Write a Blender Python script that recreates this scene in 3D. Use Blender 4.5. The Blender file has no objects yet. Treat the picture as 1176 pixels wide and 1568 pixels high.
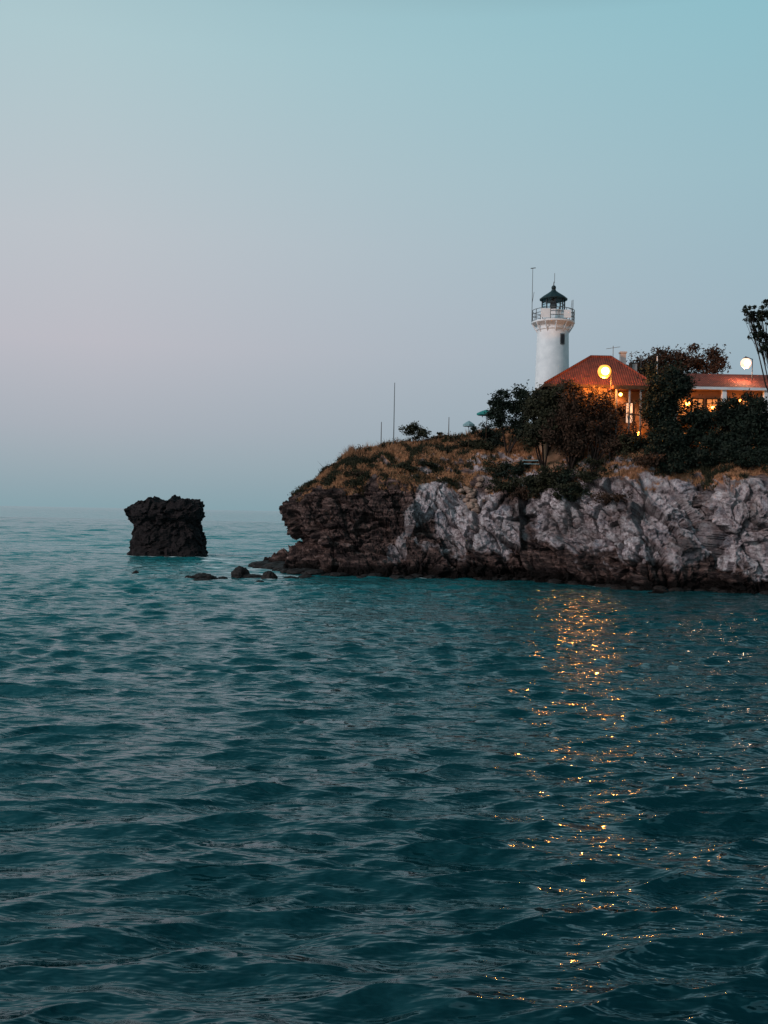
import bpy, bmesh, math, random
import numpy as np
from mathutils import Vector, Matrix
from mathutils.bvhtree import BVHTree
rng=np.random.default_rng(7); random.seed(7)
R=math.radians
scene=bpy.context.scene
scene.view_settings.view_transform='Standard'; scene.view_settings.look='None'; scene.view_settings.exposure=0

def lin(r,g,b):
    f=lambda c:(c/255/12.92 if c/255<=.04045 else ((c/255+.055)/1.055)**2.4)
    return (f(r),f(g),f(b),1)

# ---------------------------------------------------------------- noise
_g=np.random.default_rng(3)
PERM=_g.permutation(256); PERM=np.concatenate([PERM,PERM,PERM])
GR=_g.normal(size=(256,3)); GR/=np.linalg.norm(GR,axis=1)[:,None]
RD=_g.random((256,4))
def pn(p):
    p=np.asarray(p,float); i=np.floor(p).astype(int); f=p-i; i&=255
    u=f*f*f*(f*(f*6-15)+10); out=0
    for dx in (0,1):
        wx=u[:,0] if dx else 1-u[:,0]
        for dy in (0,1):
            wy=u[:,1] if dy else 1-u[:,1]
            for dz in (0,1):
                wz=u[:,2] if dz else 1-u[:,2]
                h=PERM[PERM[PERM[(i[:,0]+dx)&255]+((i[:,1]+dy)&255)]+((i[:,2]+dz)&255)]
                g=GR[h]
                out=out+wx*wy*wz*(g[:,0]*(f[:,0]-dx)+g[:,1]*(f[:,1]-dy)+g[:,2]*(f[:,2]-dz))
    return out*1.5
def fbm(p,o=4):
    s=0;a=1
    for k in range(o):
        s=s+a*pn(p*(2**k)+17.3*k); a*=.5
    return s
def ridged(p,o=4):
    s=0;a=1
    for k in range(o):
        s=s+a*(1-2*np.abs(pn(p*(2**k)+9.1*k))); a*=.5
    return s
def worley(p):
    i=np.floor(p).astype(int); F1=np.full(len(p),9.);F2=F1.copy();ID=np.zeros(len(p));T=np.zeros(len(p))
    for a in (-1,0,1):
        for b in (-1,0,1):
            for c in (-1,0,1):
                ce=i+np.array([a,b,c]); h=PERM[PERM[PERM[ce[:,0]&255]+(ce[:,1]&255)]+(ce[:,2]&255)]
                q=ce+RD[h,:3]-p; d=np.linalg.norm(q,axis=1); m=d<F1
                F2=np.where(m,F1,np.minimum(F2,d)); ID=np.where(m,RD[h,3],ID); T=np.where(m,(q*GR[h]).sum(1),T); F1=np.where(m,d,F1)
    return F1,F2,ID,T

# ---------------------------------------------------------------- materials
def newmat(name):
    m=bpy.data.materials.new(name); m.use_nodes=True
    nt=m.node_tree; b=nt.nodes['Principled BSDF']
    return m,nt,b
def N(nt,t,**kw):
    n=nt.nodes.new(t)
    for k,v in kw.items(): setattr(n,k,v)
    return n
def noise(nt,scale,detail=6,rough=.6,vec=None,sc=None):
    n=N(nt,'ShaderNodeTexNoise'); n.inputs['Scale'].default_value=scale
    n.inputs['Detail'].default_value=detail; n.inputs['Roughness'].default_value=rough
    if vec is None:
        tc=N(nt,'ShaderNodeTexCoord'); vec=tc.outputs['Object']
    if sc:
        mp=N(nt,'ShaderNodeMapping'); mp.inputs['Scale'].default_value=sc
        nt.links.new(vec,mp.inputs['Vector']); vec=mp.outputs[0]
    nt.links.new(vec,n.inputs['Vector']); return n
def ramp(nt,fac,stops):
    r=N(nt,'ShaderNodeValToRGB'); e=r.color_ramp.elements
    while len(e)<len(stops): e.new(.5)
    for i,(p,c) in enumerate(stops):
        e[i].position=p; e[i].color=c if len(c)==4 else (*c,1)
    nt.links.new(fac,r.inputs[0]); return r
def mix(nt,fac,a,b,mode='MIX'):
    m=N(nt,'ShaderNodeMix',data_type='RGBA',blend_type=mode)
    for s,v in ((0,fac),(6,a),(7,b)):
        if hasattr(v,'is_output'): nt.links.new(v,m.inputs[s])
        else: m.inputs[s].default_value=v if s==0 else ((*v,1) if len(v)==3 else v)
    return m.outputs[2]
def bump(nt,b,h,strength,dist):
    n=N(nt,'ShaderNodeBump'); n.inputs['Strength'].default_value=strength; n.inputs['Distance'].default_value=dist
    nt.links.new(h,n.inputs['Height']); nt.links.new(n.outputs[0],b.inputs['Normal']); return n
def simple(name,c1,c2=None,scale=2,rough=.8,bs=.3,metal=0,emit=None,es=0):
    m,nt,b=newmat(name); b.inputs['Roughness'].default_value=rough; b.inputs['Metallic'].default_value=metal
    b.inputs['Specular IOR Level'].default_value=.25
    c2=c2 or tuple(x*.6 for x in c1)
    n=noise(nt,scale); r=ramp(nt,n.outputs[0],[(.3,c2),(.7,c1)])
    nt.links.new(r.outputs[0],b.inputs['Base Color'])
    if bs: bump(nt,b,n.outputs[0],bs,.05)
    if emit:
        b.inputs['Emission Color'].default_value=(*emit,1); b.inputs['Emission Strength'].default_value=es
    return m

def headland_mat():
    m,nt,b=newmat('headland_rock_and_grass'); L=nt.links.new
    b.inputs['Roughness'].default_value=.9; b.inputs['Specular IOR Level'].default_value=.12
    at=N(nt,'ShaderNodeAttribute',attribute_name='zone'); sep=N(nt,'ShaderNodeSeparateColor'); L(at.outputs['Color'],sep.inputs[0])
    grass,pale,wet=sep.outputs[0],sep.outputs[1],sep.outputs[2]
    nf=noise(nt,1.5,10,.72); nm=noise(nt,.4,8,.65); ns=noise(nt,.8,9,.68,sc=(.5,.5,2.4)); nh=noise(nt,4.5,8,.75)
    palec=ramp(nt,nf.outputs[0],[(.31,(.13,.10,.10)),(.41,(.42,.36,.37)),(.51,(.68,.62,.64)),(.64,(.88,.84,.85))])
    pc2=ramp(nt,nm.outputs[0],[(.36,(.30,.36,.43)),(.45,(.80,.74,.75)),(.56,(1,1,1))])
    palem=mix(nt,.8,palec.outputs[0],pc2.outputs[0],'MULTIPLY')
    sp=ramp(nt,nh.outputs[0],[(.38,(.38,.34,.35)),(.5,(1,1,1))]); palem=mix(nt,.55,palem,sp.outputs[0],'MULTIPLY')
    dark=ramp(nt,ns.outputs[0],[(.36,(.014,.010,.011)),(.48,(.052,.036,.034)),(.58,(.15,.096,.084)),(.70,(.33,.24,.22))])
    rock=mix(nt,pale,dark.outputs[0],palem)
    rock=mix(nt,wet,rock,(.008,.006,.0055))
    g1=ramp(nt,nf.outputs[0],[(.30,(.06,.036,.018)),(.42,(.26,.12,.06)),(.54,(.50,.23,.115)),(.70,(.66,.36,.20))])
    g2=ramp(nt,nm.outputs[0],[(.38,(.20,.26,.18)),(.51,(1,1,1))])
    gr=mix(nt,1.0,g1.outputs[0],g2.outputs[0],'MULTIPLY')
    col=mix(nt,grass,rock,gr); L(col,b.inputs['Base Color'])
    nb=noise(nt,2.2,12,.78)
    bump(nt,b,nb.outputs[0],1.0,.5)
    return m
M_head=headland_mat()
M_stack=simple('dark_sea_rock',(.022,.016,.017),(.004,.0035,.004),1.2,.9,.9)
M_boul=simple('wet_boulder',(.018,.014,.013),(.005,.004,.004),2,.7,.8)
M_white=simple('white_paint',(.80,.84,.86),(.62,.67,.70),.9,.6,.1)
M_dim=simple('aged_white_paint',(.42,.42,.42),(.25,.25,.25),1.5,.7,.1)
M_black=simple('black_iron',(.02,.025,.03),(.01,.012,.015),3,.5,.1)
M_roofdark=simple('lantern_roof_metal',(.02,.045,.05),(.01,.02,.025),3,.5,.1)
M_steel=simple('weathered_steel',(.16,.18,.19),(.08,.09,.09),3,.5,.1)
M_cream=simple('cream_plaster',(.46,.28,.18),(.30,.17,.10),.8,.9,.2)
M_wood=simple('weathered_wood',(.10,.055,.03),(.04,.025,.016),3,.9,.3)
M_bark=simple('bark',(.04,.028,.022),(.016,.011,.01),4,.95,.6)
M_leaf=simple('leaf_dark_green',(.016,.028,.016),(.005,.010,.008),.8,.8,0)
M_leaf2=simple('leaf_olive',(.040,.040,.018),(.012,.014,.009),.8,.8,0)
M_leaf3=simple('leaf_russet',(.070,.036,.021),(.020,.014,.010),.8,.8,0)
M_dry=simple('dry_grass_blades',(.52,.27,.14),(.18,.09,.05),.5,.9,0)
M_stone=simple('pale_stone',(.40,.28,.22),(.16,.11,.09),2,.9,.7)
M_teal=simple('teal_canvas',(.03,.26,.24),(.02,.17,.16),2,.8,.1)
M_blue=simple('pale_canvas',(.25,.40,.42),(.16,.27,.3),2,.8,.1)
M_amber=simple('lamp_globe_amber',(1,.5,.15),rough=.5,bs=0,emit=(1,.30,.035),es=2.0)
M_core=simple('lamp_filament',(1,.8,.4),rough=.5,bs=0,emit=(1,.40,.08),es=45)
M_warm=simple('lamp_globe_warm',(1,.8,.6),rough=.5,bs=0,emit=(1,.55,.38),es=1.25)
M_corew=simple('lamp_filament_warm',(1,.8,.7),rough=.5,bs=0,emit=(1,.55,.35),es=14)
M_small=simple('wall_lamp_amber',(1,.5,.15),rough=.5,bs=0,emit=(1,.33,.05),es=26)
M_win=simple('lit_window',(1,.6,.3),rough=.5,bs=0,emit=(1,.36,.10),es=.42)
M_winw=simple('lit_window_pale',(1,.9,.8),rough=.5,bs=0,emit=(1,.66,.46),es=.7)
def glassmat():
    m,nt,b=newmat('lantern_glass'); b.inputs['Base Color'].default_value=(.75,.88,.92,1)
    b.inputs['Roughness'].default_value=.03; b.inputs['Transmission Weight'].default_value=.95; b.inputs['IOR'].default_value=1.02
    return m
M_glass=glassmat()
def tiles():
    m,nt,b=newmat('red_roof_tiles'); L=nt.links.new
    tc=N(nt,'ShaderNodeTexCoord'); w=N(nt,'ShaderNodeTexWave',bands_direction='X'); w.inputs['Scale'].default_value=1.1; w.inputs['Distortion'].default_value=.6
    L(tc.outputs['Object'],w.inputs[0]); n=noise(nt,1.5,8)
    r=ramp(nt,n.outputs[0],[(.3,(.07,.018,.012)),(.7,(.24,.055,.034))]); c=mix(nt,.5,r.outputs[0],w.outputs[0],'MULTIPLY')
    L(c,b.inputs['Base Color']); b.inputs['Roughness'].default_value=.85; bump(nt,b,w.outputs[0],.6,.08); return m
M_tile=tiles()

# ---------------------------------------------------------------- mesh helpers
def arr_mesh(name,verts,faces,mats,smooth=False,midx=None,parent=None):
    verts=np.asarray(verts,np.float32); faces=np.asarray(faces,np.int32)
    me=bpy.data.meshes.new(name); k=faces.shape[1]
    me.vertices.add(len(verts)); me.vertices.foreach_set('co',verts.ravel())
    me.loops.add(faces.size); me.loops.foreach_set('vertex_index',faces.ravel())
    me.polygons.add(len(faces)); me.polygons.foreach_set('loop_start',np.arange(0,faces.size,k,dtype=np.int32))
    me.polygons.foreach_set('loop_total',np.full(len(faces),k,np.int32))
    for m in mats: me.materials.append(m)
    if midx is not None: me.polygons.foreach_set('material_index',np.asarray(midx,np.int32))
    me.update(calc_edges=True); me.validate()
    me.polygons.foreach_set('use_smooth',np.full(len(me.polygons),smooth,bool))
    o=bpy.data.objects.new(name,me); scene.collection.objects.link(o)
    if parent: o.parent=parent
    return o
class MB:
    def __init__(s): s.v=[];s.f=[]
    def box(s,x0,x1,y0,y1,z0,z1):
        n=len(s.v); s.v+=[(x,y,z) for z in(z0,z1) for y in(y0,y1) for x in(x0,x1)]
        s.f+=[[n+a for a in q] for q in((0,2,3,1),(4,5,7,6),(0,1,5,4),(2,6,7,3),(0,4,6,2),(1,3,7,5))]; return s
    def cyl(s,p0,p1,r0,r1=None,n=8):
        r1=r0 if r1 is None else r1; p0=Vector(p0);p1=Vector(p1); d=(p1-p0).normalized()
        a=d.orthogonal().normalized(); b=d.cross(a); k=len(s.v)
        for p,r in((p0,r0),(p1,r1)):
            for i in range(n):
                t=2*math.pi*i/n; s.v.append(tuple(p+a*math.cos(t)*r+b*math.sin(t)*r))
        for i in range(n):
            j=(i+1)%n; s.f.append([k+i,k+j,k+n+j,k+n+i])
        s.f.append([k+i for i in range(n)][::-1]); s.f.append([k+n+i for i in range(n)]); return s
    def lathe(s,c,prof,n=32):
        k=len(s.v)
        for r,z in prof:
            for i in range(n):
                t=2*math.pi*i/n; s.v.append((c[0]+r*math.cos(t),c[1]+r*math.sin(t),z))
        for a in range(len(prof)-1):
            for i in range(n):
                j=(i+1)%n; s.f.append([k+a*n+i,k+a*n+j,k+(a+1)*n+j,k+(a+1)*n+i])
        s.f.append([k+i for i in range(n)][::-1]); s.f.append([k+(len(prof)-1)*n+i for i in range(n)]); return s
    def ring(s,c,r,z,t,n=28):
        for i in range(n):
            a=2*math.pi*i/n;b=2*math.pi*(i+1)/n
            s.cyl((c[0]+r*math.cos(a),c[1]+r*math.sin(a),z),(c[0]+r*math.cos(b),c[1]+r*math.sin(b),z),t,t,5)
        return s
    def poly(s,pts): 
        k=len(s.v); s.v+=list(pts); s.f.append(list(range(k,k+len(pts)))); return s
    def build(s,name,mat,parent=None,smooth=False):
        me=bpy.data.meshes.new(name); me.from_pydata(s.v,[],s.f); me.materials.append(mat)
        if smooth: me.polygons.foreach_set('use_smooth',[True]*len(me.polygons))
        o=bpy.data.objects.new(name,me); scene.collection.objects.link(o)
        if parent: o.parent=parent
        return o
def empty(name,loc=(0,0,0)):
    e=bpy.data.objects.new(name,None); scene.collection.objects.link(e); return e
def sphere(name,c,r,mat,parent=None,seg=20):
    prof=[(max(1e-3,r*math.sin(math.pi*i/12)),c[2]-r*math.cos(math.pi*i/12)) for i in range(13)]
    return MB().lathe(c,prof,seg).build(name,mat,parent,True)

# ---------------------------------------------------------------- headland
S=[
 [(75,96,-3),(75,99,0),(75,100,4),(75,101,9),(75,103,12),(75,112,15.5),(75,135,17.5)],
 [(50,100,-3),(50,103.5,0),(50,104.5,4),(50,105.5,9),(50,107,12),(50,114,15.2),(50,135,18)],
 [(41.5,103,-3),(41.5,105.2,0),(41.2,105.8,4),(41,106.4,9),(41,108.2,12),(41.5,114.5,15.2),(42,135,18)],
 [(38,103,-3),(38,105.4,0),(37.9,105.8,4),(37.8,106.6,8.5),(37.9,108.8,11.8),(38,115,15.2),(38.5,135,18)],
 [(36,106,-3),(36,109.0,0),(36,110.6,4),(36,111.7,8.5),(36,112.5,11.2),(36,116.5,15.0),(36.5,135,18)],
 [(33,103,-3),(33,106.6,0),(33,108.2,4),(33,109.8,8.5),(33,111.8,12.0),(33,116,15.2),(33.5,135,18.2)],
 [(28.8,102,-3),(28.8,106.0,0),(28.9,108.2,4),(29.1,110.2,8.5),(29.4,112.2,12.1),(30,116,15.3),(31,135,18.5)],
 [(24,109,-3),(24,112.5,0),(24,113.6,4),(23.9,115.2,8),(23.8,117,11.5),(24,120.5,15.5),(25,137,19.5)],
 [(17.3,116,-3),(17.3,119.3,0),(17.3,120.6,3.5),(17.3,122.0,7.5),(17.4,123.8,10.5),(17,128,16.0),(17,138,20.3)],
 [(12.5,116,-3),(12.5,119.6,0),(12.4,120.9,3.5),(12.3,122.6,7.5),(12.6,125.3,10.6),(12.5,129.5,15.6),(13,138,19.6)],
 [(9.3,118,-3),(9.3,121.8,0),(9.2,123.2,3),(9,125.2,6.5),(9.1,127,11.0),(9.2,131,15.2),(10.2,138,19)],
 [(4.5,116,-3),(4.5,119.4,0),(4.5,121.2,2.2),(4.6,124.6,5.5),(4.8,127,11.2),(5,131,15.0),(5.6,138,18.3)],
 [(1.1,115,-3),(1.1,119.0,0),(1.1,122.0,2.5),(1.1,125,7.0),(1.1,126.6,11.6),(1.1,131,14.8),(1.1,138,17.8)],
 [(-6.9,116,-3),(-6.9,120.2,0),(-7,123.6,3),(-7.3,125.5,7),(-7,128,10.7),(-6,131.5,13.5),(-4.3,136.5,16.4)],
 [(-14,122,-3),(-12.4,125.5,0),(-9.6,129.6,3.2),(-11.8,129.3,7.4),(-11.0,131,9.9),(-8.4,133,12.6),(-4.5,137,16.4)],
 [(-21.5,141,-3),(-17.6,138.0,0),(-10.6,135.5,3.6),(-13.8,133.5,7.9),(-12.0,134,10.0),(-9.0,135.3,12.3),(-4.5,137.2,16.4)],
 [(-19,153,-3),(-15,150,0),(-10,145,3),(-12,142,8),(-10.5,140.5,10.6),(-8,138.8,12.8),(-4.3,137.5,16.4)],
 [(0,156,-3),(0,153,0),(0,151,3),(0,150,8),(1,146,11),(1,142,14.5),(1.1,138.3,17.8)],
 [(30,170,-3),(30,166,0),(30,164,3),(30,162,8),(31,158,11),(31,150,16),(31,137,18.5)],
 [(75,174,-3),(75,170,0),(75,168,3),(75,167,8),(75,160,11),(75,150,16),(75,136,17.5)]]
S=np.array(S,float)
seg=np.linalg.norm(S[1:,1,:2]-S[:-1,1,:2],axis=1); cum=np.concatenate([[0],np.cumsum(seg)])
ts=[];
for i in range(len(seg)):
    st=.11 if 2<=i<=15 else (.3 if i==1 else .8)
    ts.append(np.arange(cum[i],cum[i+1],st))
ts=np.concatenate(ts+[[cum[-1]]])
rowsN=[6,32,40,36,36,44]; rr=np.concatenate([np.linspace(i,i+1,n,endpoint=False) for i,n in enumerate(rowsN)]+[[6.0]])
tmp=np.empty((len(ts),7,3))
fine=np.arange(0,cum[-1],.1); k=np.exp(-np.linspace(-2,2,19)**2); k/=k.sum()
for j in range(7):
    for c in range(3):
        y=np.interp(fine,cum,S[:,j,c]); ys=np.convolve(np.pad(y,9,mode='edge'),k,'valid'); tmp[:,j,c]=np.interp(ts,fine,ys)
G=np.empty((len(ts),len(rr),3))
fr=np.arange(0,6.001,.05); kk=np.exp(-np.linspace(-2,2,9)**2); kk/=kk.sum()
for i in range(len(ts)):
    for c in range(3):
        y=np.interp(fr,range(7),tmp[i,:,c]); ys=np.convolve(np.pad(y,4,mode='edge'),kk,'valid'); G[i,:,c]=np.interp(rr,fr,ys)
nt_,nr_=G.shape[:2]
du=np.gradient(G,axis=0); dv=np.gradient(G,axis=1); nrm=np.cross(du,dv); nrm/=(np.linalg.norm(nrm,axis=2,keepdims=True)+1e-9)
if nrm[nt_//3,-10,2]<0: nrm=-nrm
P=G.reshape(-1,3); Nn=nrm.reshape(-1,3); rrow=np.tile(rr,nt_)
cl=np.clip((4.3-rrow)/.5,0,1)*np.clip((rrow-.2)/.6,0,1)
x=P[:,0]; left=np.clip((8-x)/8,0,1)
warp=np.stack([fbm(P*.3+1,4),fbm(P*.3+31,4),fbm(P*.3+61,4)],1)
Pw=P+warp*.45
sk=np.stack([Pw[:,0]+Pw[:,2]*.6,Pw[:,1],Pw[:,2]-Pw[:,0]*.2],1)   # tilted joints
F1,F2,I1,T1=worley(sk*np.array([.26,.25,.13])); c1=np.exp(-((F2-F1)/.07))
f1,f2,I2,T2=worley(sk*np.array([.75,.7,.45])+20); c2_=np.exp(-((f2-f1)/.09))
h1,h2,I3,T3=worley(sk*np.array([.30,.35,1.1])+50); c3=np.exp(-((h2-h1)/.10))
k1,k2,I4,T4=worley(sk*np.array([1.9,1.8,1.5])+80)
big=ridged(P*np.array([.11,.11,.05])+5,3)
fin=fbm(P*2.2+3,4)*.16
right=1-left
disp=cl*(big*(.95*right+.5*left)-.5 + right*(1.25*(I1-.5)+1.9*T1-.45*c1+.5*(I2-.5)+.85*T2-.16*c2_) + left*(.9*(I1-.5)+1.1*T1-.3*c1+.6*(I3-.5)+.5*T3-.2*c3+.25*(I2-.5)+.3*T2)+.30*T4+.22*(I4-.5)+fin)
gs=np.clip((rrow-4.0)/.6,0,1); fl=1-.8*np.clip((rrow-5.2)/.7,0,1)
disp+=gs*(fbm(P*.28+30,4)*.9*fl+fbm(P*1.3,3)*.2*fl+.5*fl*ridged(P*.5+77,3)*np.clip(4.9-rrow,0,1))
und=cl*np.clip(1-np.abs(P[:,2]-.9)/1.5,0,1)
P2=P+Nn*(disp-und*.35)[:,None]
idx=np.arange(nt_*nr_).reshape(nt_,nr_)
F=np.stack([idx[:-1,:-1],idx[1:,:-1],idx[1:,1:],idx[:-1,1:]],-1).reshape(-1,4)
head=arr_mesh('rocky_headland',P2,F,[M_head],smooth=False)
Gz=P2.reshape(nt_,nr_,3); a=np.cross(np.gradient(Gz,axis=0),np.gradient(Gz,axis=1)); a/=np.linalg.norm(a,axis=2,keepdims=True)+1e-9
up=np.abs(a[:,:,2]).reshape(-1)
n1=fbm(P*.35+8,4)
brow=4.05+.5*n1-.15*np.clip((0-x)/10,0,1)
grass=np.clip((rrow-brow)/.10,0,1)*np.clip((up-.3)/.2,0,1)
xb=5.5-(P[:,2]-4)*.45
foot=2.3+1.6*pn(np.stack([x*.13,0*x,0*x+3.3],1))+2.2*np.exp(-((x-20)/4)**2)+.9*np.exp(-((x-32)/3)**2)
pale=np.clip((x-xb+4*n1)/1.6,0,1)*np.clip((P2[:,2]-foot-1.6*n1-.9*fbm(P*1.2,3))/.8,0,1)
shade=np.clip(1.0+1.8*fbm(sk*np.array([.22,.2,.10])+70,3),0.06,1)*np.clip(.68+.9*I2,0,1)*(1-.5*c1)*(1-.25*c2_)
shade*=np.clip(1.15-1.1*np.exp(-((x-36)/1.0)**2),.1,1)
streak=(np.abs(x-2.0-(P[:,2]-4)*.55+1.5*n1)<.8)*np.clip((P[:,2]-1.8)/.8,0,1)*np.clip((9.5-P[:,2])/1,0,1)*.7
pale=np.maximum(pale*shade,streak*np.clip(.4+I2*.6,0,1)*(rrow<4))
wet=np.clip((1.9+.9*n1-P2[:,2])/.8,0,1)
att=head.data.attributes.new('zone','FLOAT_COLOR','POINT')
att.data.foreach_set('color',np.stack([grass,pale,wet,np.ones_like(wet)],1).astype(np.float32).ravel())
bvh=BVHTree.FromPolygons([tuple(v) for v in P2.tolist()],F.tolist())
def gz(x,y):
    h=bvh.ray_cast(Vector((x,y,80)),Vector((0,0,-1)))
    return h[0].z if h[0] else 0.0

# ---------------------------------------------------------------- sea stack
def ringrock(name,cx,cy,zs,xl,xr,ry,mat,seed,amp,nz=110,na=240,topb=()):
    zz=np.linspace(zs[0],zs[-1],nz); L=np.interp(zz,zs,xl); Rr=np.interp(zz,zs,xr); Y=np.interp(zz,zs,ry)
    th=np.linspace(0,2*np.pi,na,endpoint=False); c=np.cos(th); s=np.sin(th)
    e=.68; cx_=np.sign(c)*np.abs(c)**e; sy_=np.sign(s)*np.abs(s)**e
    V=[]
    for i in range(nz):
        xm=(L[i]+Rr[i])/2; hw=(Rr[i]-L[i])/2
        V.append(np.stack([cx+xm+hw*cx_,cy+Y[i]*sy_,np.full(na,zz[i])],1))
    xm=(L[-1]+Rr[-1])/2; hw=(Rr[-1]-L[-1])/2
    for kx in np.linspace(.97,.0,30):
        V.append(np.stack([cx+xm+hw*cx_*kx,cy+Y[-1]*sy_*kx,np.full(na,zz[-1]+.2*(1-kx))],1))
    V=np.array(V); sh=V.shape; v=V.reshape(-1,3)
    out=np.stack([(v[:,0]-cx)/8,(v[:,1]-cy)/6,np.clip(v[:,2]-zz[-1]+.4,0,.4)],1); out/=np.linalg.norm(out,axis=1,keepdims=True)+1e-6
    vw=v+.4*np.stack([fbm(v*.3+2,2),fbm(v*.3+22,2),fbm(v*.3+42,2)],1)
    A1,A2,AI,AT=worley(vw*np.array([.35,.35,.4])+seed); B1,B2,BI,BT=worley(vw*np.array([.9,.9,1.1])+seed+30)
    cap=np.clip((v[:,2]-5.2)/1.0,0,1); top=np.clip((v[:,2]-8.7)/.3,0,1)
    d=amp*(1-.6*top)*((.3+.35*cap)*(AI-.5)*1.2+.6*AT+(.25+.3*cap)*(BI-.5)+.5*BT+fbm(v*1.4+seed,4)*.22)
    v=v+out*d[:,None]
    tm=np.clip((v[:,2]-zz[-1]+.5)/.5,0,1)
    for bx,bw,bh in topb:
        v[:,2]+=tm*bh*np.exp(-((v[:,0]-cx-bx)/bw)**2)*(1+.4*pn(v*1.5))
    v[:,2]+=tm*.35*fbm(v*.9+9,3)
    ix=np.arange(len(v)).reshape(sh[0],na)
    F=np.stack([ix[:-1],np.roll(ix[:-1],-1,1),np.roll(ix[1:],-1,1),ix[1:]],-1).reshape(-1,4)
    return arr_mesh(name,v,F,[mat],smooth=False)
ringrock('sea_stack',-36.3,164,[-2,0,.6,2,4.6,5.8,6.6,7.6,8.4,8.9],[-6.6,-6.0,-5.6,-5.4,-5.2,-5.5,-6.3,-6.4,-5.6,-4.6],[7.8,7.1,6.7,6.3,5.7,5.3,5.9,6.1,6.2,6.0],[5,4.6,4.4,4.2,4,4,4.6,4.5,4.2,3.8],M_stack,3,.8,
   topb=[(-2.2,.8,.65),(1.3,.4,.8),(4.2,2.0,.35)])
def rockverts(c,d,seed,sub=4):
    bm=bmesh.new(); bmesh.ops.create_icosphere(bm,subdivisions=sub,radius=1)
    v=np.array([q.co[:] for q in bm.verts]); f=np.array([[w.index for w in q.verts] for q in bm.faces]); bm.free()
    n=v*(1+.35*ridged(v*.9+seed,3)[:,None]*.6+.12*pn(v*4+seed)[:,None]); return n*np.array(d)+np.array(c),f
def rock(name,c,d,seed,mat=None):
    v,f=rockverts(c,d,seed); return arr_mesh(name,v,f,[mat or M_boul])
rock('sea_rock',(-20.4,111,.0),(1.35,.9,.55),1)
rock('sea_rock',(-20.0,108.6,.0),(1.0,.5,.2),4)
rock('sea_rock',(-16.7,115,.1),(.9,1,.95),22)
rock('sea_rock',(-15.4,114.6,.0),(1.5,.8,.35),25)
rock('sea_rock',(-13.1,113.2,.1),(.75,.7,.68),31)
rock('sea_rock',(-29.5,117,.0),(.35,.3,.35),41)
rock('sea_rock',(-13.6,108.4,.0),(.4,.3,.15),44)
rock('sea_rock',(-18.4,112.4,.0),(.5,.4,.2),47)
rock('sea_rock',(-10.8,114.6,.0),(.8,.5,.25),52)
rock('sea_rock',(-9.0,116.5,.0),(.9,.6,.3),57)
rock('sea_rock',(-22.5,113.5,.0),(.35,.3,.18),61)
V=[];Fs=[];off=0
def wl(t):
    return np.array([np.interp(t,cum,S[:,1,0]),np.interp(t,cum,S[:,1,1])])
for i in range(170):
    t=random.uniform(cum[2],cum[16]); w=wl(t); r=random.uniform(.2,.7)**1.3
    if t>cum[13]: r*=1.3
    v,f=rockverts((w[0]+random.gauss(0,.6),w[1]+random.uniform(-.9,1.1),random.uniform(-.15,.2)),(r*1.4,r,r*.6),i*3.7,3)
    V.append(v);Fs.append(f+off);off+=len(v)
arr_mesh('shore_boulders',np.concatenate(V),np.concatenate(Fs),[M_boul])
for k_,(xx,yy,s_) in enumerate([(-16.2,137,.8),(-13.6,132.5,.9),(-12.2,128.5,.7),(-9.5,124.0,.6)]):
    rock('foreshore_ledge',(xx,yy,.1),(2.6*s_,2.2*s_,.8*s_),50+k_*7)

# ---------------------------------------------------------------- sea
def spaced(lo,hi,base):
    out=[lo]; 
    while out[-1]<hi: out.append(out[-1]+base(out[-1]))
    return np.array(out)
ys=spaced(9,6500,lambda y:(max(.05,.0032*y) if y<170 else (.0038*y if y<620 else .0038*620+(y-620)*.03)))
ys=np.concatenate([[-3000,-600,-100,-20,0,5],ys])
xs_=spaced(0,6500,lambda x:(.09 if x<13 else (.09+(x-13)*.0088 if x<95 else (.82 if x<220 else .82+(x-220)*.06))))
xs=np.concatenate([-xs_[::-1],xs_[1:]])
X,Y=np.meshgrid(xs,ys); dX=np.gradient(xs)[None,:]; dY=np.gradient(ys)[:,None]
Z=np.zeros_like(X); OX=np.zeros_like(X); OY=np.zeros_like(X)
pp=np.stack([X.ravel()*.06,Y.ravel()*.045,0*X.ravel()],1)
patch=(1+.5*pn(pp)+.35*pn(pp*3.1+5)).reshape(X.shape)
offshore=np.clip((Y-130)/110,0,1)
wr=np.random.default_rng(11)
for i in range(124):
    if i<104: lam=.34*(4.0/.34)**(wr.random()**.95)
    else: lam=wr.uniform(4,11)
    kx=2*math.pi/lam
    th=wr.normal(.14,.20 if i%3 else .5); dx_,dy_=math.sin(th),-math.cos(th)
    a_=(.040 if lam<.8 else (.052 if lam<2.4 else .028))*wr.uniform(.6,1.4)/kx
    if i>=104: a_=.050*wr.uniform(.7,1.3)/kx*(.14+.86*offshore)
    lx=lam/max(abs(dx_),.2); w=np.clip((np.minimum(lx/dX,lam/dY)-2.4)/2.0,0,1)
    if w.max()<=0: continue
    ph=kx*(dx_*X+dy_*Y)+wr.uniform(0,6.28)
    A=a_*w*patch; Z+=A*np.cos(ph); sn=A*np.sin(ph)*1.0; OX-=dx_*sn; OY-=dy_*sn
wv=np.stack([X+OX,Y+OY,Z],-1).reshape(-1,3)
ix=np.arange(X.size).reshape(X.shape)
WF=np.stack([ix[:-1,:-1],ix[:-1,1:],ix[1:,1:],ix[1:,:-1]],-1).reshape(-1,4)
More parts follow.
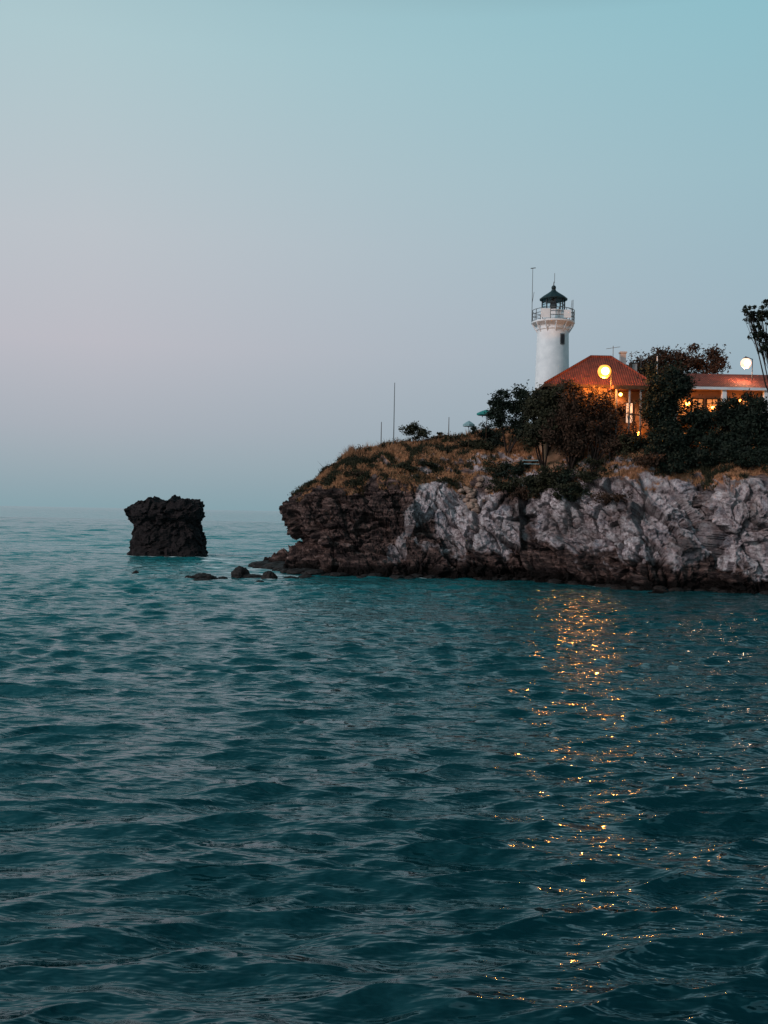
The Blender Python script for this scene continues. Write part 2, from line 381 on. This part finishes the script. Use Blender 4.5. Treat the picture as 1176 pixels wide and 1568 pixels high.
def sea_mat():
    m,nt,b=newmat('sea_water'); L=nt.links.new
    b.inputs['IOR'].default_value=1.65; b.inputs['Specular Tint'].default_value=(.48,.92,1,1)
    tc=N(nt,'ShaderNodeTexCoord'); o=tc.outputs['Object']
    n0=noise(nt,.6,3,.5,o,(.4,1.35,1)); n1=noise(nt,1.8,3,.5,o,(.40,1.3,1)); n3=noise(nt,.03,3,.5,o,(.6,1.2,1)); 
    s0=N(nt,'ShaderNodeMath',operation='MULTIPLY_ADD'); L(n0.outputs[0],s0.inputs[0]); s0.inputs[1].default_value=1.3; L(n1.outputs[0],s0.inputs[2])
    bump(nt,b,s0.outputs[0],1.0,.23)
    # reflection tone painted into base colour: lighter far and left, darker near and right
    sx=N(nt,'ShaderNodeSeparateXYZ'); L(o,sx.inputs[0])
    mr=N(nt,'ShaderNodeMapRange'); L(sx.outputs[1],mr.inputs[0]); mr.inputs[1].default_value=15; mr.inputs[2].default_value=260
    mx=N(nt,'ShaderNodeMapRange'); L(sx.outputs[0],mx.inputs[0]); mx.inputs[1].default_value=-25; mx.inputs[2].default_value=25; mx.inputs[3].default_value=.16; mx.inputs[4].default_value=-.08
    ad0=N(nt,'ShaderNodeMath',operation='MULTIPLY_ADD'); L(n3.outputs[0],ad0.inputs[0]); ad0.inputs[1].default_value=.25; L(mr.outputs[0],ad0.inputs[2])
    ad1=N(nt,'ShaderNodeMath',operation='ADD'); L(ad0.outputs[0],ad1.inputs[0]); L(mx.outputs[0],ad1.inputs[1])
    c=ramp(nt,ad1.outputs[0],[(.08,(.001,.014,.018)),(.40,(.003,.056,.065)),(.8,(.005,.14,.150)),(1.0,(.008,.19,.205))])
    at=N(nt,'ShaderNodeAttribute',attribute_name='foam'); nf=noise(nt,.9,8,.72,o,(.4,1.4,1))
    ad=N(nt,'ShaderNodeMath',operation='MULTIPLY'); L(at.outputs['Fac'],ad.inputs[0]); L(nf.outputs[0],ad.inputs[1])
    fr_=ramp(nt,ad.outputs[0],[(.34,(0,0,0)),(.46,(1,1,1))])
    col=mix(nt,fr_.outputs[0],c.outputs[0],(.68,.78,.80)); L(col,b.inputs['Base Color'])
    ro=N(nt,'ShaderNodeMapRange'); L(fr_.outputs[0],ro.inputs[0]); ro.inputs[3].default_value=.06; ro.inputs[4].default_value=.8; L(ro.outputs[0],b.inputs['Roughness'])
    return m
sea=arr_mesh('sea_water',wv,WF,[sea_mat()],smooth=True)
foam=np.zeros(len(wv)); sel=np.where((wv[:,1]>95)&(wv[:,1]<185)&(np.abs(wv[:,0])<60))[0]
cp=[wl(t) for t in np.arange(cum[1],cum[16],1.0)]; wts=[.74]*len(cp)
for t in np.linspace(0,2*math.pi,30): cp.append(np.array([-36+7.4*math.cos(t),164+5.4*math.sin(t)])); wts.append(.85)
for q in [(-20.4,110.4),(-16.5,114.4),(-13.1,112.6),(-29.5,117)]: cp.append(np.array(q)); wts.append(.8)
best=np.zeros(len(sel))
for c_,w_ in zip(cp,wts):
    d=np.hypot(wv[sel,0]-c_[0],(wv[sel,1]-c_[1])); best=np.maximum(best,w_*np.exp(-(d/1.7)**2))
for (ax,ay,bx,by,w_,wd) in [(-33,161,-17,151,1.0,2.4),(-28,150,-16,140,.95,2.0),(-27,135,-17,131,.9,1.6),(-20,124,-10,119,.9,1.4),(-29,173,-16,166,.95,2.8)]:
    A=np.array([ax,ay]);B=np.array([bx,by]);p=wv[sel,:2]; t=np.clip(((p-A)@(B-A))/((B-A)@(B-A)),0,1); d=np.linalg.norm(p-(A+t[:,None]*(B-A)),axis=1)
    best=np.maximum(best,w_*np.exp(-(d/wd)**2))
foam[sel]=best
fa=sea.data.attributes.new('foam','FLOAT','POINT'); fa.data.foreach_set('value',foam.astype(np.float32))

# ---------------------------------------------------------------- lighthouse
LX,LY=23.3,138; C=(LX,LY); g0=gz(LX,LY)-.5
lh=empty('lighthouse')
MB().lathe(C,[(2.75,g0),(2.75,g0+1.2),(2.5,g0+1.3),(2.38,26),(2.2,33.9),(2.32,34.0),(2.32,34.2),(2.2,34.25),(2.3,34.5),(2.9,34.85),(3.02,34.95),(3.02,35.15),(1.2,35.16)],48).build('tower',M_white,lh,False)
m=MB()
for i in range(16):
    t=2*math.pi*i/16+.1; m.cyl((LX+2.95*math.cos(t),LY+2.95*math.sin(t),35.15),(LX+2.95*math.cos(t),LY+2.95*math.sin(t),36.75),.05)
for z in(35.7,36.2,36.75): m.ring(C,2.95,z,.045)
m.build('gallery_railing',M_steel,lh)
m=MB()
for i in range(12):
    t=2*math.pi*i/12; c_,s_=math.cos(t),math.sin(t); m.cyl((LX+2.2*c_,LY+2.2*s_,33.7),(LX+2.9*c_,LY+2.9*s_,34.8),.09)
m.build('corbels',M_white,lh)
MB().box(LX-2.2,LX-.9,LY-2.85,LY-2.78,35.3,36.55).box(LX+1.0,LX+2.0,LY-2.8,LY-2.73,35.3,36.4).build('railing_panel',M_white,lh)
MB().lathe(C,[(1.75,35.16),(1.75,36.55),(1.85,36.6),(1.85,36.72),(1.6,36.73)],8).build('lantern_base',M_white,lh)
MB().lathe(C,[(1.5,36.74),(1.5,38.35)],8).build('lantern_glazing',M_glass,lh)
m=MB()
for i in range(8):
    t=2*math.pi*i/8; m.cyl((LX+1.58*math.cos(t),LY+1.58*math.sin(t),36.7),(LX+1.58*math.cos(t),LY+1.58*math.sin(t),38.4),.09)
m.ring(C,1.55,37.6,.04,8)
m.build('lantern_mullions',M_black,lh)
MB().lathe(C,[(.25,36.74),(.4,36.9),(.5,37.5),(.4,38.1),(.2,38.3)],16).build('lens',M_black,lh)
MB().lathe(C,[(1.95,38.3),(1.98,38.42),(1.45,38.85),(.75,39.3),(.35,39.6),(.3,39.8),(.12,39.85)],16).build('roof',M_roofdark,lh)
sphere('roof_ball',(LX,LY,40.05),.33,M_roofdark,lh)
m=MB().cyl((LX,LY,40.2),(LX,LY,40.9),.09,.04).cyl((LX+.1,LY,40.7),(LX+.1,LY,42.1),.035)
m.cyl((LX-3,LY,34.9),(LX-3,LY,42.7),.05,.035).cyl((LX-3.3,LY,42.7),(LX-2.6,LY,42.8),.06).cyl((LX-3,LY,37.8),(LX-2.75,LY,39.4),.03)
m.cyl((LX+2.75,LY,34.9),(LX+2.75,LY,38.4),.045).cyl((LX+2.75,LY,37.0),(LX+1.6,LY,37.4),.03).cyl((LX+2.4,LY-.5,36.7),(LX+2.5,LY-.5,38.2),.03)
m.build('masts',M_steel,lh)
MB().box(LX+.78,LX+1.18,LY-2.3,LY-1.9,31.9,33.1).build('windows',M_black,lh)
MB().box(LX+.66,LX+1.3,LY-2.17,LY-1.9,31.75,33.25).build('window_frames',M_steel,lh)

# ---------------------------------------------------------------- keeper's house (hip roof)
hs=empty('stone_house')
x0,x1,y0,y1,ze,zr=19.6,33.6,121.5,131,24.3,28.5
MB().box(x0+.6,x1-.6,y0+.6,y1-.6,12,ze).build('walls',M_cream,hs)
m=MB(); a=[(x0,y0,ze),(x1,y0,ze),(x1,y1,ze),(x0,y1,ze)]; r0=(26.3,126.2,zr); r1=(28.8,126.2,zr)
m.poly([a[0],a[1],r1,r0]); m.poly([a[1],a[2],r1]); m.poly([a[2],a[3],r0,r1]); m.poly([a[3],a[0],r0]); m.poly(a[::-1])
m.build('hip_roof',M_tile,hs)
MB().box(x0-.05,x1+.05,y0-.1,y0-.02,ze-.35,ze-.02).box(x0-.12,x0-.04,y0-.1,y1,ze-.35,ze-.02).build('eaves_board',M_wood,hs)
MB().cyl((26.2,126.2,zr+.06),(28.9,126.2,zr+.06),.16).cyl((26.2,126.2,zr+.05),(x0,y0,ze+.08),.13).cyl((28.9,126.2,zr+.05),(x1,y0,ze+.08),.13).build('ridge_caps',M_tile,hs)
m=MB().box(30.3,31.0,127,127.7,26,29.2).box(30.2,31.1,126.9,127.8,29.2,29.4).box(32.2,32.7,128,128.5,25,28.0); m.build('chimneys',M_dim,hs)
m=MB().cyl((29.3,127,27),(29.3,127,30.1),.04).cyl((28.4,127,29.7),(30.2,127,30.0),.03).cyl((31.9,128,26),(31.9,128,29.6),.035).cyl((31.5,128,28.9),(32.7,128,29.7),.03).cyl((33.2,128,26),(33.2,128,29),.03).cyl((32.6,128,28.6),(33.9,128,29.1),.03)
m.build('tv_aerials',M_steel,hs)
m=MB()
for wx in (21.5,24.2,27,29.8): m.box(wx,wx+1.2,y0+.52,y0+.585,19.8,22.0)
m.build('window_panes',M_black,hs)
m=MB()
for wx in (21.5,24.2,27,29.8):
    m.box(wx-.12,wx,y0+.48,y0+.59,19.68,22.12).box(wx+1.2,wx+1.32,y0+.48,y0+.59,19.68,22.12).box(wx,wx+1.2,y0+.48,y0+.59,22,22.12).box(wx,wx+1.2,y0+.44,y0+.59,19.68,19.8)
m.build('window_frames',M_dim,hs)

# terrace pavilion
pv=empty('terrace_pavilion')
gp=gz(30,118.5)
MB().box(27.3,32.6,117.6,121.3,23.45,23.75).build('roof_slab',M_tile,pv)
MB().box(27.2,32.7,117.48,117.58,23.3,23.75).build('fascia',M_wood,pv)
m=MB()
for px_ in(27.7,29.25,30.6,32.2): m.box(px_-.09,px_+.09,117.75,117.93,gp-1.5,23.45)
m.build('posts',M_dim,pv)
MB().box(27.5,32.4,120.9,121.0,gp-.5,23.45).box(27.5,29.2,118.6,118.7,gp-.5,gp+1.1).build('back_wall',M_cream,pv)
MB().box(29.6,30.4,120.8,120.88,19.6,22.0).build('lit_door',M_winw,pv)
MB().box(29.5,29.6,120.74,120.88,19.5,22.1).box(30.4,30.5,120.74,120.88,19.5,22.1).box(29.6,30.4,120.74,120.88,22.0,22.1).box(29.96,30.04,120.74,120.79,19.6,22.0).box(29.6,30.4,120.74,120.79,20.7,20.78).build('door_frame',M_wood,pv)
m=MB()
for z in(gp+.5,gp+1.0,gp+1.5): m.cyl((27.6,117.7,z),(32.3,117.7,z),.05)
m.box(29.2,30.6,117.8,117.9,20.2,20.35); m.build('handrail',M_wood,pv)
sphere('ceiling_lamp',(28.6,119.6,22.9),.20,M_small,pv); sphere('wall_lamp',(30.9,119.9,18.2),.22,M_small,pv)

# restaurant on the right
rs=empty('cliff_top_restaurant'); xa,xb_=34.9,62; ya,yb=119.5,130; g1=14.0; zt=23.9
MB().box(xa+.6,xb_,ya+1.8,yb,g1,zt).build('walls',M_cream,rs)
m=MB(); m.poly([(xa,ya,zt+.1),(xb_,ya,zt+.1),(xb_,ya+6,zt+2.6),(xa+2.2,ya+6,zt+2.6)]); m.poly([(xa,ya,zt+.1),(xa+2.2,ya+6,zt+2.6),(xa,yb,zt+.1)]); m.poly([(xa+2.2,ya+6,zt+2.6),(xb_,ya+6,zt+2.6),(xb_,yb,zt+.1),(xa,yb,zt+.1)])
m.build('tiled_roof',M_tile,rs)
MB().box(xa-.1,xb_,ya-.14,ya-.02,zt-.2,zt+.12).box(xa-.14,xa-.02,ya-.1,yb,zt-.2,zt+.12).build('white_gutter',M_white,rs)
MB().box(xa,xb_,ya,ya+1.78,zt-.1,zt).build('soffit',M_cream,rs)
m=MB(); fr_=MB()
for wx in(35.9,37.9,39.7,42.3,44.1,48,51,54): 
    m.box(wx,wx+1.25,ya+1.70,ya+1.76,20.7,22.7)
    fr_.box(wx-.13,wx,ya+1.62,ya+1.78,20.6,22.8).box(wx+1.25,wx+1.38,ya+1.62,ya+1.78,20.6,22.8).box(wx,wx+1.25,ya+1.62,ya+1.78,22.7,22.8).box(wx,wx+1.25,ya+1.62,ya+1.78,20.6,20.7).box(wx+.58,wx+.67,ya+1.62,ya+1.69,20.7,22.7).box(wx,wx+1.25,ya+1.62,ya+1.69,22.1,22.17)
for wx in (36.3,38.8,43.0,45.2):
    m.box(wx,wx+1.0,ya+1.70,ya+1.76,16.2,18.6); fr_.box(wx+.46,wx+.54,ya+1.62,ya+1.69,16.2,18.6).box(wx-.12,wx,ya+1.62,ya+1.78,16.1,18.7).box(wx+1,wx+1.12,ya+1.62,ya+1.78,16.1,18.7).box(wx,wx+1,ya+1.62,ya+1.78,18.6,18.7)
m.build('lit_windows',M_win,rs); fr_.build('window_frames',M_wood,rs)
m=MB()
for px_ in (35.3,41.3,46.4,51,56): m.box(px_-.26,px_+.26,ya+.1,ya+.6,g1,zt-.1)
m.build('porch_pillars',M_white,rs)
m=MB()
for z in (16.4,17.0,17.6): m.cyl((36,ya+.05,z),(60,ya+.05,z),.05)
m.build('terrace_railing',M_dim,rs)
MB().box(36,62,ya-.4,ya+1.7,15.3,15.6).box(36,62,ya+1.2,ya+1.7,19.4,19.9).build('terrace_floor',M_wood,rs)
for q in [(37.1,ya+.9,22.0,.28),(38.3,ya-.3,18.6,.24),(40.2,ya+1,21.6,.18),(43.4,ya+.9,22.6,.18),(45.4,ya+.7,22.3,.18),(36.0,ya+.2,17.6,.18)]:
    sphere('wall_lamp',q[:3],q[3],M_small,rs)

# street lamps
def street_lamp(x,y,z,r,mat,core,watts,colr):
    e=empty('street_lamp'); g=gz(x,y)-.3
    MB().cyl((x+.9,y+.3,g),(x+.9,y+.3,z+.6),.07,.05,10).cyl((x+.9,y+.3,z+.55),(x,y+.2,z+.85),.05,.04).cyl((x,y,z+r*.9),(x,y+.2,z+.85),.05).build('pole',M_black,e)
    MB().lathe((x,y),[(.1,z+r+.12),(r*.55,z+r*.97),(r*.58,z+r*.9),(.1,z+r*.92)],16).build('hood',M_black,e)
    sphere('globe',(x,y,z),r,mat,e); sphere('bulb',(x-.03,y-r*.62,z-.05),r*.60,core,e)
    l=bpy.data.lights.new('lamp_light','POINT'); l.energy=watts; l.color=colr; l.shadow_soft_size=.3; l.specular_factor=.25
    o=bpy.data.objects.new('lamp_light',l); scene.collection.objects.link(o); o.location=(x,y+r*.4,z-r-.35); o.parent=e
    return e
street_lamp(26.0,117.0,25.3,.80,M_amber,M_core,3400,(1,.34,.06))
street_lamp(44.5,121.4,27.3,.66,M_warm,M_corew,700,(1,.5,.28))

# ---------------------------------------------------------------- vegetation
def leaves(cs,size,n_rng):
    n=len(cs); a=n_rng.normal(size=(n,3)); a/=np.linalg.norm(a,axis=1)[:,None]
    b=np.cross(a,n_rng.normal(size=(n,3))); b/=np.linalg.norm(b,axis=1)[:,None]
    s=(size*n_rng.uniform(.5,1.3,n))[:,None]
    v=np.stack([cs-a*s,cs-b*s*.45,cs+a*s,cs+b*s*.45],1).reshape(-1,3); return v,np.arange(4*n).reshape(n,4)
def plant(name,base,blobs,nleaf,size,mat,trunk=.22,seed=0,clumps=16,spread=.26,sink=.3):
    r=np.random.default_rng(seed+100); e=empty(name); mb=MB(); b=Vector((base[0],base[1],base[2]-sink)); cs=[]
    tot=sum(q[3]*q[4] for q in blobs)
    for (x,y,z,rx,rz) in blobs:
        c=Vector((x,y,z)); lo=Vector((x+(b.x-x)*.35,y+(b.y-y)*.35,b.z+(z-b.z)*.5))
        if trunk:
            mb.cyl(b,lo,trunk,trunk*.65,7).cyl(lo,c,trunk*.65,trunk*.25,6)
        for k_ in range(clumps):
            d=r.normal(size=3); d/=np.linalg.norm(d); rad=r.uniform(.35,1.15)
            cc=np.array([x+d[0]*rx*rad,y+d[1]*rx*rad*.85,z+d[2]*rz*rad])
            if trunk: mb.cyl(lo.lerp(c,r.uniform(.3,1)),tuple(cc),trunk*.22,.02,4)
            n=int(nleaf*rx*rz/tot/clumps*r.uniform(.5,1.5)); sc=np.array([rx,rx,rz*.8])*spread*r.uniform(.5,1.3)
            cs.append(cc+r.normal(size=(n,3))*sc)
    v,f=leaves(np.concatenate(cs),size,r); arr_mesh('foliage',v,f,[mat],parent=e)
    if trunk: mb.build('trunk_and_limbs',M_bark,e)
    return e
def at(x,y): return (x,y,gz(x,y))
plant('small_tree',at(16,128.5),[(15.0,128.5,22.8,1.4,1.5),(17.3,128.5,22.4,1.8,1.9),(15.2,128,20.4,1.7,1.6),(17.5,128,20,1.8,1.7),(18.6,127,22,1.2,1.4)],10500,.2,M_leaf,.14,1)
plant('small_tree',at(20,123),[(19.4,122.5,22.6,1.7,1.7),(21.3,121,23.0,1.8,1.5),(20.5,121,20.6,2.2,1.9),(18.6,122.5,20.2,1.5,1.8),(20,120,18.4,2.0,1.6),(18.4,121.5,17.8,1.7,1.4)],15000,.2,M_leaf2,.16,2)
plant('small_tree',at(22.6,119.5),[(22.3,119.4,22.4,1.6,1.6),(23,119,20.4,1.8,1.9),(21.5,118.6,18.2,2.0,1.9),(23.3,118.2,17.2,1.8,1.6)],13000,.19,M_leaf3,.16,12)
plant('small_tree',at(25.3,118.4),[(24.6,118.4,21.6,1.7,1.7),(26.8,118.2,21.0,1.7,2.1),(24.8,117.8,18.4,1.8,2.0),(25.9,118.8,22.5,1.2,.9),(23.9,118.6,23.0,1.2,1.0),(27.4,117.4,17.8,1.8,2.3)],15000,.18,M_leaf3,.17,3,clumps=14)
plant('broadleaf_tree',at(32.6,117),[(32.6,116.6,24.2,1.9,2.4),(33.8,116.6,20.8,2.1,2.4),(31.7,116.4,20.4,1.4,2.3),(33.4,116.2,17.0,2.4,2),(34.8,116.8,23.9,1.8,2.0),(31.2,116.2,16.8,1.7,1.8)],23000,.2,M_leaf,.2,4)
plant('broadleaf_tree',at(36,133),[(34.6,132.5,28.0,2.5,1.9),(38,132.5,28.9,2.5,2.0),(41,132.5,28.8,2.4,2.0),(43.6,132,28.2,2.2,1.9),(36,132,26,3,2)],15000,.22,M_leaf3,.25,5)
plant('broadleaf_tree',at(38.5,116.6),[(37.2,116.2,19.2,2.0,1.9),(40.4,116.2,20.4,1.8,1.9),(42.8,116.0,20.3,2.0,2.1),(41.4,115.6,17.4,2.6,2.2),(38,115.6,16.8,2.4,1.6),(44.3,116,18.6,1.5,1.8)],25000,.2,M_leaf,.16,6)
plant('acacia_tree',at(47.6,113),[(41.5,112.5,31.6,.8,.9),(42.9,112.5,31.2,1.1,1.0),(42.5,112.5,29.5,.9,1.1),(45.0,112.5,30.4,2,1.8),(43.4,112.5,27.9,.7,1.0),(43.8,112.5,32.8,.9,.7),(46.5,112.5,27.6,1.8,2.0)],7600,.19,M_leaf,.13,7,clumps=20,spread=.15)
plant('hawthorn_bush',at(4,137),[(3.6,137,19.5,1.3,1.0),(4.9,137,18.8,1.2,.8)],2400,.16,M_leaf2,.06,8,clumps=14,spread=.22)
for i,(x,y,rx,h,mt,nl) in enumerate([(14.6,127,1.8,1.3,M_leaf2,2200),(12.7,129.5,1.3,.9,M_leaf2,1300),(18.6,122.6,1.6,1.8,M_leaf,2600),(20.6,119.6,1.9,2.0,M_leaf2,3400),(22.6,117.8,2.0,2.0,M_leaf,3600),(15.2,124.0,1.7,1.4,M_leaf2,2400),(17.2,123.0,1.6,1.3,M_leaf3,2100),
     (26.6,114.6,2.0,1.3,M_leaf3,2400),(30.2,113.6,1.9,1.0,M_leaf3,2200),(33.4,113.6,2.0,1.4,M_leaf,2600),(36.2,114.0,2.4,2.2,M_leaf,4000),(39.2,112.4,2.4,1.9,M_leaf,3600),(42.6,112.2,2.4,1.9,M_leaf,3400),(46,112.0,2.6,2.0,M_leaf,3600),(28.6,116.3,1.5,1.8,M_leaf2,2300),(24.6,116.6,1.8,1.6,M_leaf2,2800),(44.6,114.5,1.9,2.4,M_leaf,3200),
     (7.6,137.5,1.2,.5,M_leaf2,700),(10.2,136.5,1.3,.6,M_leaf2,800),(13.2,134.5,1.6,1.6,M_leaf,2000),(-2,131.5,1.3,.4,M_leaf2,500),(5,130,1.6,.5,M_leaf2,700),(8,127.6,1.2,.5,M_leaf2,500),(35,116.5,1.5,2.4,M_leaf,2600),
     (16.4,125.2,1.8,1.8,M_leaf,2800),(19.4,121.0,1.9,1.8,M_leaf2,2900),(14.2,130.6,1.4,1.4,M_leaf,1700),(11.4,133.4,1.3,.9,M_leaf2,1100),(2.5,128.6,1.5,.6,M_leaf2,700),(-3.5,129.5,1.3,.5,M_leaf3,600),(7,133,1.5,.6,M_leaf2,800),(21.6,117.0,1.7,1.3,M_leaf2,2200),(31.8,114.2,1.7,1.5,M_leaf,2300)]):
    z=gz(x,y); plant('shrub',(x,y,z),[(x,y,z+h*.55,rx,h*.8),(x+rx*.5,y+.3,z+h*.4,rx*.7,h*.6)],nl,.17,mt,.05,20+i,clumps=14,spread=.24)
e=empty('bare_sapling'); m=MB()
for i in range(14):
    x=random.uniform(24.5,30.8); y=116.4+random.random(); z=gz(x,y); p=Vector((x,y,z-.2)); 
    for s_ in range(6):
        q=p+Vector((random.gauss(0,.28),random.gauss(0,.15),random.uniform(.8,1.3))); m.cyl(p,q,.075-.01*s_,.065-.01*s_,5)
        m.cyl(q,q+Vector((random.gauss(0,.5),random.gauss(0,.2),random.uniform(.3,.8))),.03,.012,4); p=q
m.build('stems',M_bark,e)

# scrub and grass on the slope
cand=np.where((grass>.6)&(P2[:,1]<143)&(P2[:,0]<48)&(P2[:,0]>-13)&(up>.35))[0]
def blades(name,pts,h,w,mat,seed,per=6):
    r=np.random.default_rng(seed); base=np.repeat(pts,per,0)+r.normal(size=(len(pts)*per,3))*np.array([.13,.13,.02]); n=len(base)
    hh=h*r.uniform(.4,1.4,n)[:,None]; tip=base+np.concatenate([r.normal(size=(n,2))*.35*hh,hh],1)
    t=r.uniform(0,6.28,n); sd=np.stack([np.cos(t),np.sin(t),0*t],1)*w
    mid=(base+tip)/2+sd*.3; v=np.stack([base-sd,base+sd,mid+sd*.8,tip,mid-sd*.8],1)
    v[:,0:2,2]-=.08; v=v.reshape(-1,3); return arr_mesh(name,v,np.arange(5*n).reshape(n,5),[mat])
pt=P2[rng.choice(cand,15000)]
msk=pn(pt*.45+4)
blades('dry_grass',pt[msk>-.15],.32,.035,M_dry,1)
blades('green_scrub',pt[msk<-.22],.5,.045,M_leaf2,2,7)
cd2=cand[(P2[cand,0]<16)]; p3=P2[rng.choice(cd2,6200)]; k3=(pn(p3*.35+33)+.03*(15-p3[:,2]))>.13
pp3=np.repeat(p3[k3],12,0); pp3=pp3+rng.normal(size=pp3.shape)*np.array([.3,.3,.22])+np.array([0,0,.18])
v,f=leaves(pp3,.12,rng); arr_mesh('low_scrub',v,f,[M_leaf2])
crest=P2[(rrow>5.6)&(P2[:,0]>-10)&(P2[:,0]<14)&(P2[:,1]<141)]
c2=crest[rng.choice(len(crest),420)]; blades('tall_reeds',c2,.95,.025,M_dry,3,3)
tl=[(-8.3+.33*i+random.gauss(0,.1),133.4+random.random()*1.5) for i in range(18)]
blades('tall_weeds',np.array([[x,y,gz(x,y)] for x,y in tl]),1.15,.035,M_leaf3,5,5)

# ---------------------------------------------------------------- masts, posts, parasols, fence
def pole(name,x,y,ztop,r,mat=M_steel,ar=False):
    z=gz(x,y); m=MB().cyl((x,y,z-.5),(x,y,ztop),r,r*.6,8).lathe((x,y),[(r*1.8,z-.2),(r*1.8,z+.15),(r,z+.2)],8)
    if ar: m.cyl((x-.25,y,ztop-.5),(x+.25,y,ztop-.5),r*.5)
    return m.build(name,mat)
pole('flagpole',1.15,137,26.1,.075,M_steel)
pole('marker_post',-.6,137,20.6,.07,M_wood)
pole('marker_post',8.8,136.5,21.4,.07,M_wood)
pole('white_mast',32.4,117.4,27.3,.10,M_white)
def parasol(x,y,zt,r,mat):
    e=empty('parasol'); z=gz(x,y); MB().cyl((x,y,z-.2),(x,y,zt),.04).build('pole',M_wood,e)
    MB().lathe((x,y),[(r,zt-.75),(r,zt-.5),(r*.5,zt-.2),(.05,zt)],8).build('canopy',mat,e)
    MB().lathe((x,y),[(.4,z-.1),(.4,z+.15),(.1,z+.2)],12).build('base',M_stone,e)
parasol(13.4,130.5,21.9,1.3,M_teal); parasol(11.2,132,20.5,.8,M_blue); 
e=empty('wooden_fence'); m=MB()
for i in range(11):
    x=6.5+i*1.0; y=134.5-.55*max(0,x-11); z=gz(x,y); m.cyl((x,y,z-.3),(x,y,z+.9),.05)
    if i: m.cyl((x,y,z+.7),pz,.015)
    pz=(x,y,z+.7)
m.build('rails_and_posts',M_wood,e)
e=empty('picnic_table'); x,y=18.6,125.0; z=gz(x,y)
MB().box(x-1,x+1,y-.5,y+.5,z+.95,z+1.08).box(x-1,x+1,y-1.1,y-.75,z+.5,z+.6).box(x-1,x+1,y+.75,y+1.1,z+.5,z+.6).build('top_and_benches',M_blue,e)
MB().cyl((x-.8,y-.9,z-.2),(x-.8,y+.3,z+.95),.06).cyl((x-.8,y+.9,z-.2),(x-.8,y-.3,z+.95),.06).cyl((x+.8,y-.9,z-.2),(x+.8,y+.3,z+.95),.06).cyl((x+.8,y+.9,z-.2),(x+.8,y-.3,z+.95),.06).build('legs',M_wood,e)
V=[];Fs=[];off=0
for i in range(22):
    x=11.4+random.gauss(0,.8); y=125.6+random.gauss(0,.5); z=gz(x,y); r=random.uniform(.25,.5)
    v,f=rockverts((x,y,z+.15+.3*(i%3)*(abs(x-11.6)<.6)),(r,r,r*.7),i*5.1,3); V.append(v);Fs.append(f+off);off+=len(v)
arr_mesh('tumbled_stones',np.concatenate(V),np.concatenate(Fs),[M_stone])

# ---------------------------------------------------------------- sky
w=bpy.data.worlds.new('World'); scene.world=w; w.use_nodes=True; nt=w.node_tree; L=nt.links.new; bg=nt.nodes['Background']
tc=N(nt,'ShaderNodeTexCoord'); sp_=N(nt,'ShaderNodeSeparateXYZ'); L(tc.outputs['Generated'],sp_.inputs[0])
left_=ramp(nt,sp_.outputs[2],[(0,lin(134,163,173)),(.02,lin(142,165,176)),(.08,lin(167,174,185)),(.16,lin(187,186,195)),(.26,lin(188,194,201)),(.42,lin(174,200,206)),(.62,lin(136,180,190)),(1,lin(86,132,144))])
right_=ramp(nt,sp_.outputs[2],[(0,lin(128,158,170)),(.08,lin(141,165,178)),(.2,lin(153,178,191)),(.32,lin(149,186,197)),(.45,lin(136,188,200)),(.54,lin(46,96,110)),(1,lin(13,42,52))])
mr=N(nt,'ShaderNodeMapRange'); L(sp_.outputs[0],mr.inputs[0]); mr.inputs[1].default_value=-.28; mr.inputs[2].default_value=.42
col=mix(nt,mr.outputs[0],left_.outputs[0],right_.outputs[0])
sky=N(nt,'ShaderNodeTexSky',sky_type='NISHITA'); sky.sun_disc=False; sky.sun_elevation=R(6); sky.sun_rotation=R(-110)
col=mix(nt,.008,col,sky.outputs[0],'ADD')
L(col,bg.inputs[0]); bg.inputs[1].default_value=.98
sl=bpy.data.lights.new('sun','SUN'); sl.energy=1.7; sl.angle=R(8); sl.color=(1,.85,.84)
so=bpy.data.objects.new('sun',sl); scene.collection.objects.link(so)
d=Vector((.79,.53,-.50)); so.rotation_euler=d.to_track_quat('-Z','Y').to_euler()

# ---------------------------------------------------------------- camera
cam=bpy.data.cameras.new('camera'); co=bpy.data.objects.new('camera',cam); scene.collection.objects.link(co)
cam.sensor_fit='VERTICAL'; cam.sensor_height=24; cam.lens=22.96; cam.clip_end=20000; cam.clip_start=.1
co.matrix_world=Matrix.Translation((0,0,8))@Matrix.Rotation(R(90),4,'X')@Matrix.Rotation(R(1.1),4,'Z')
scene.camera=co
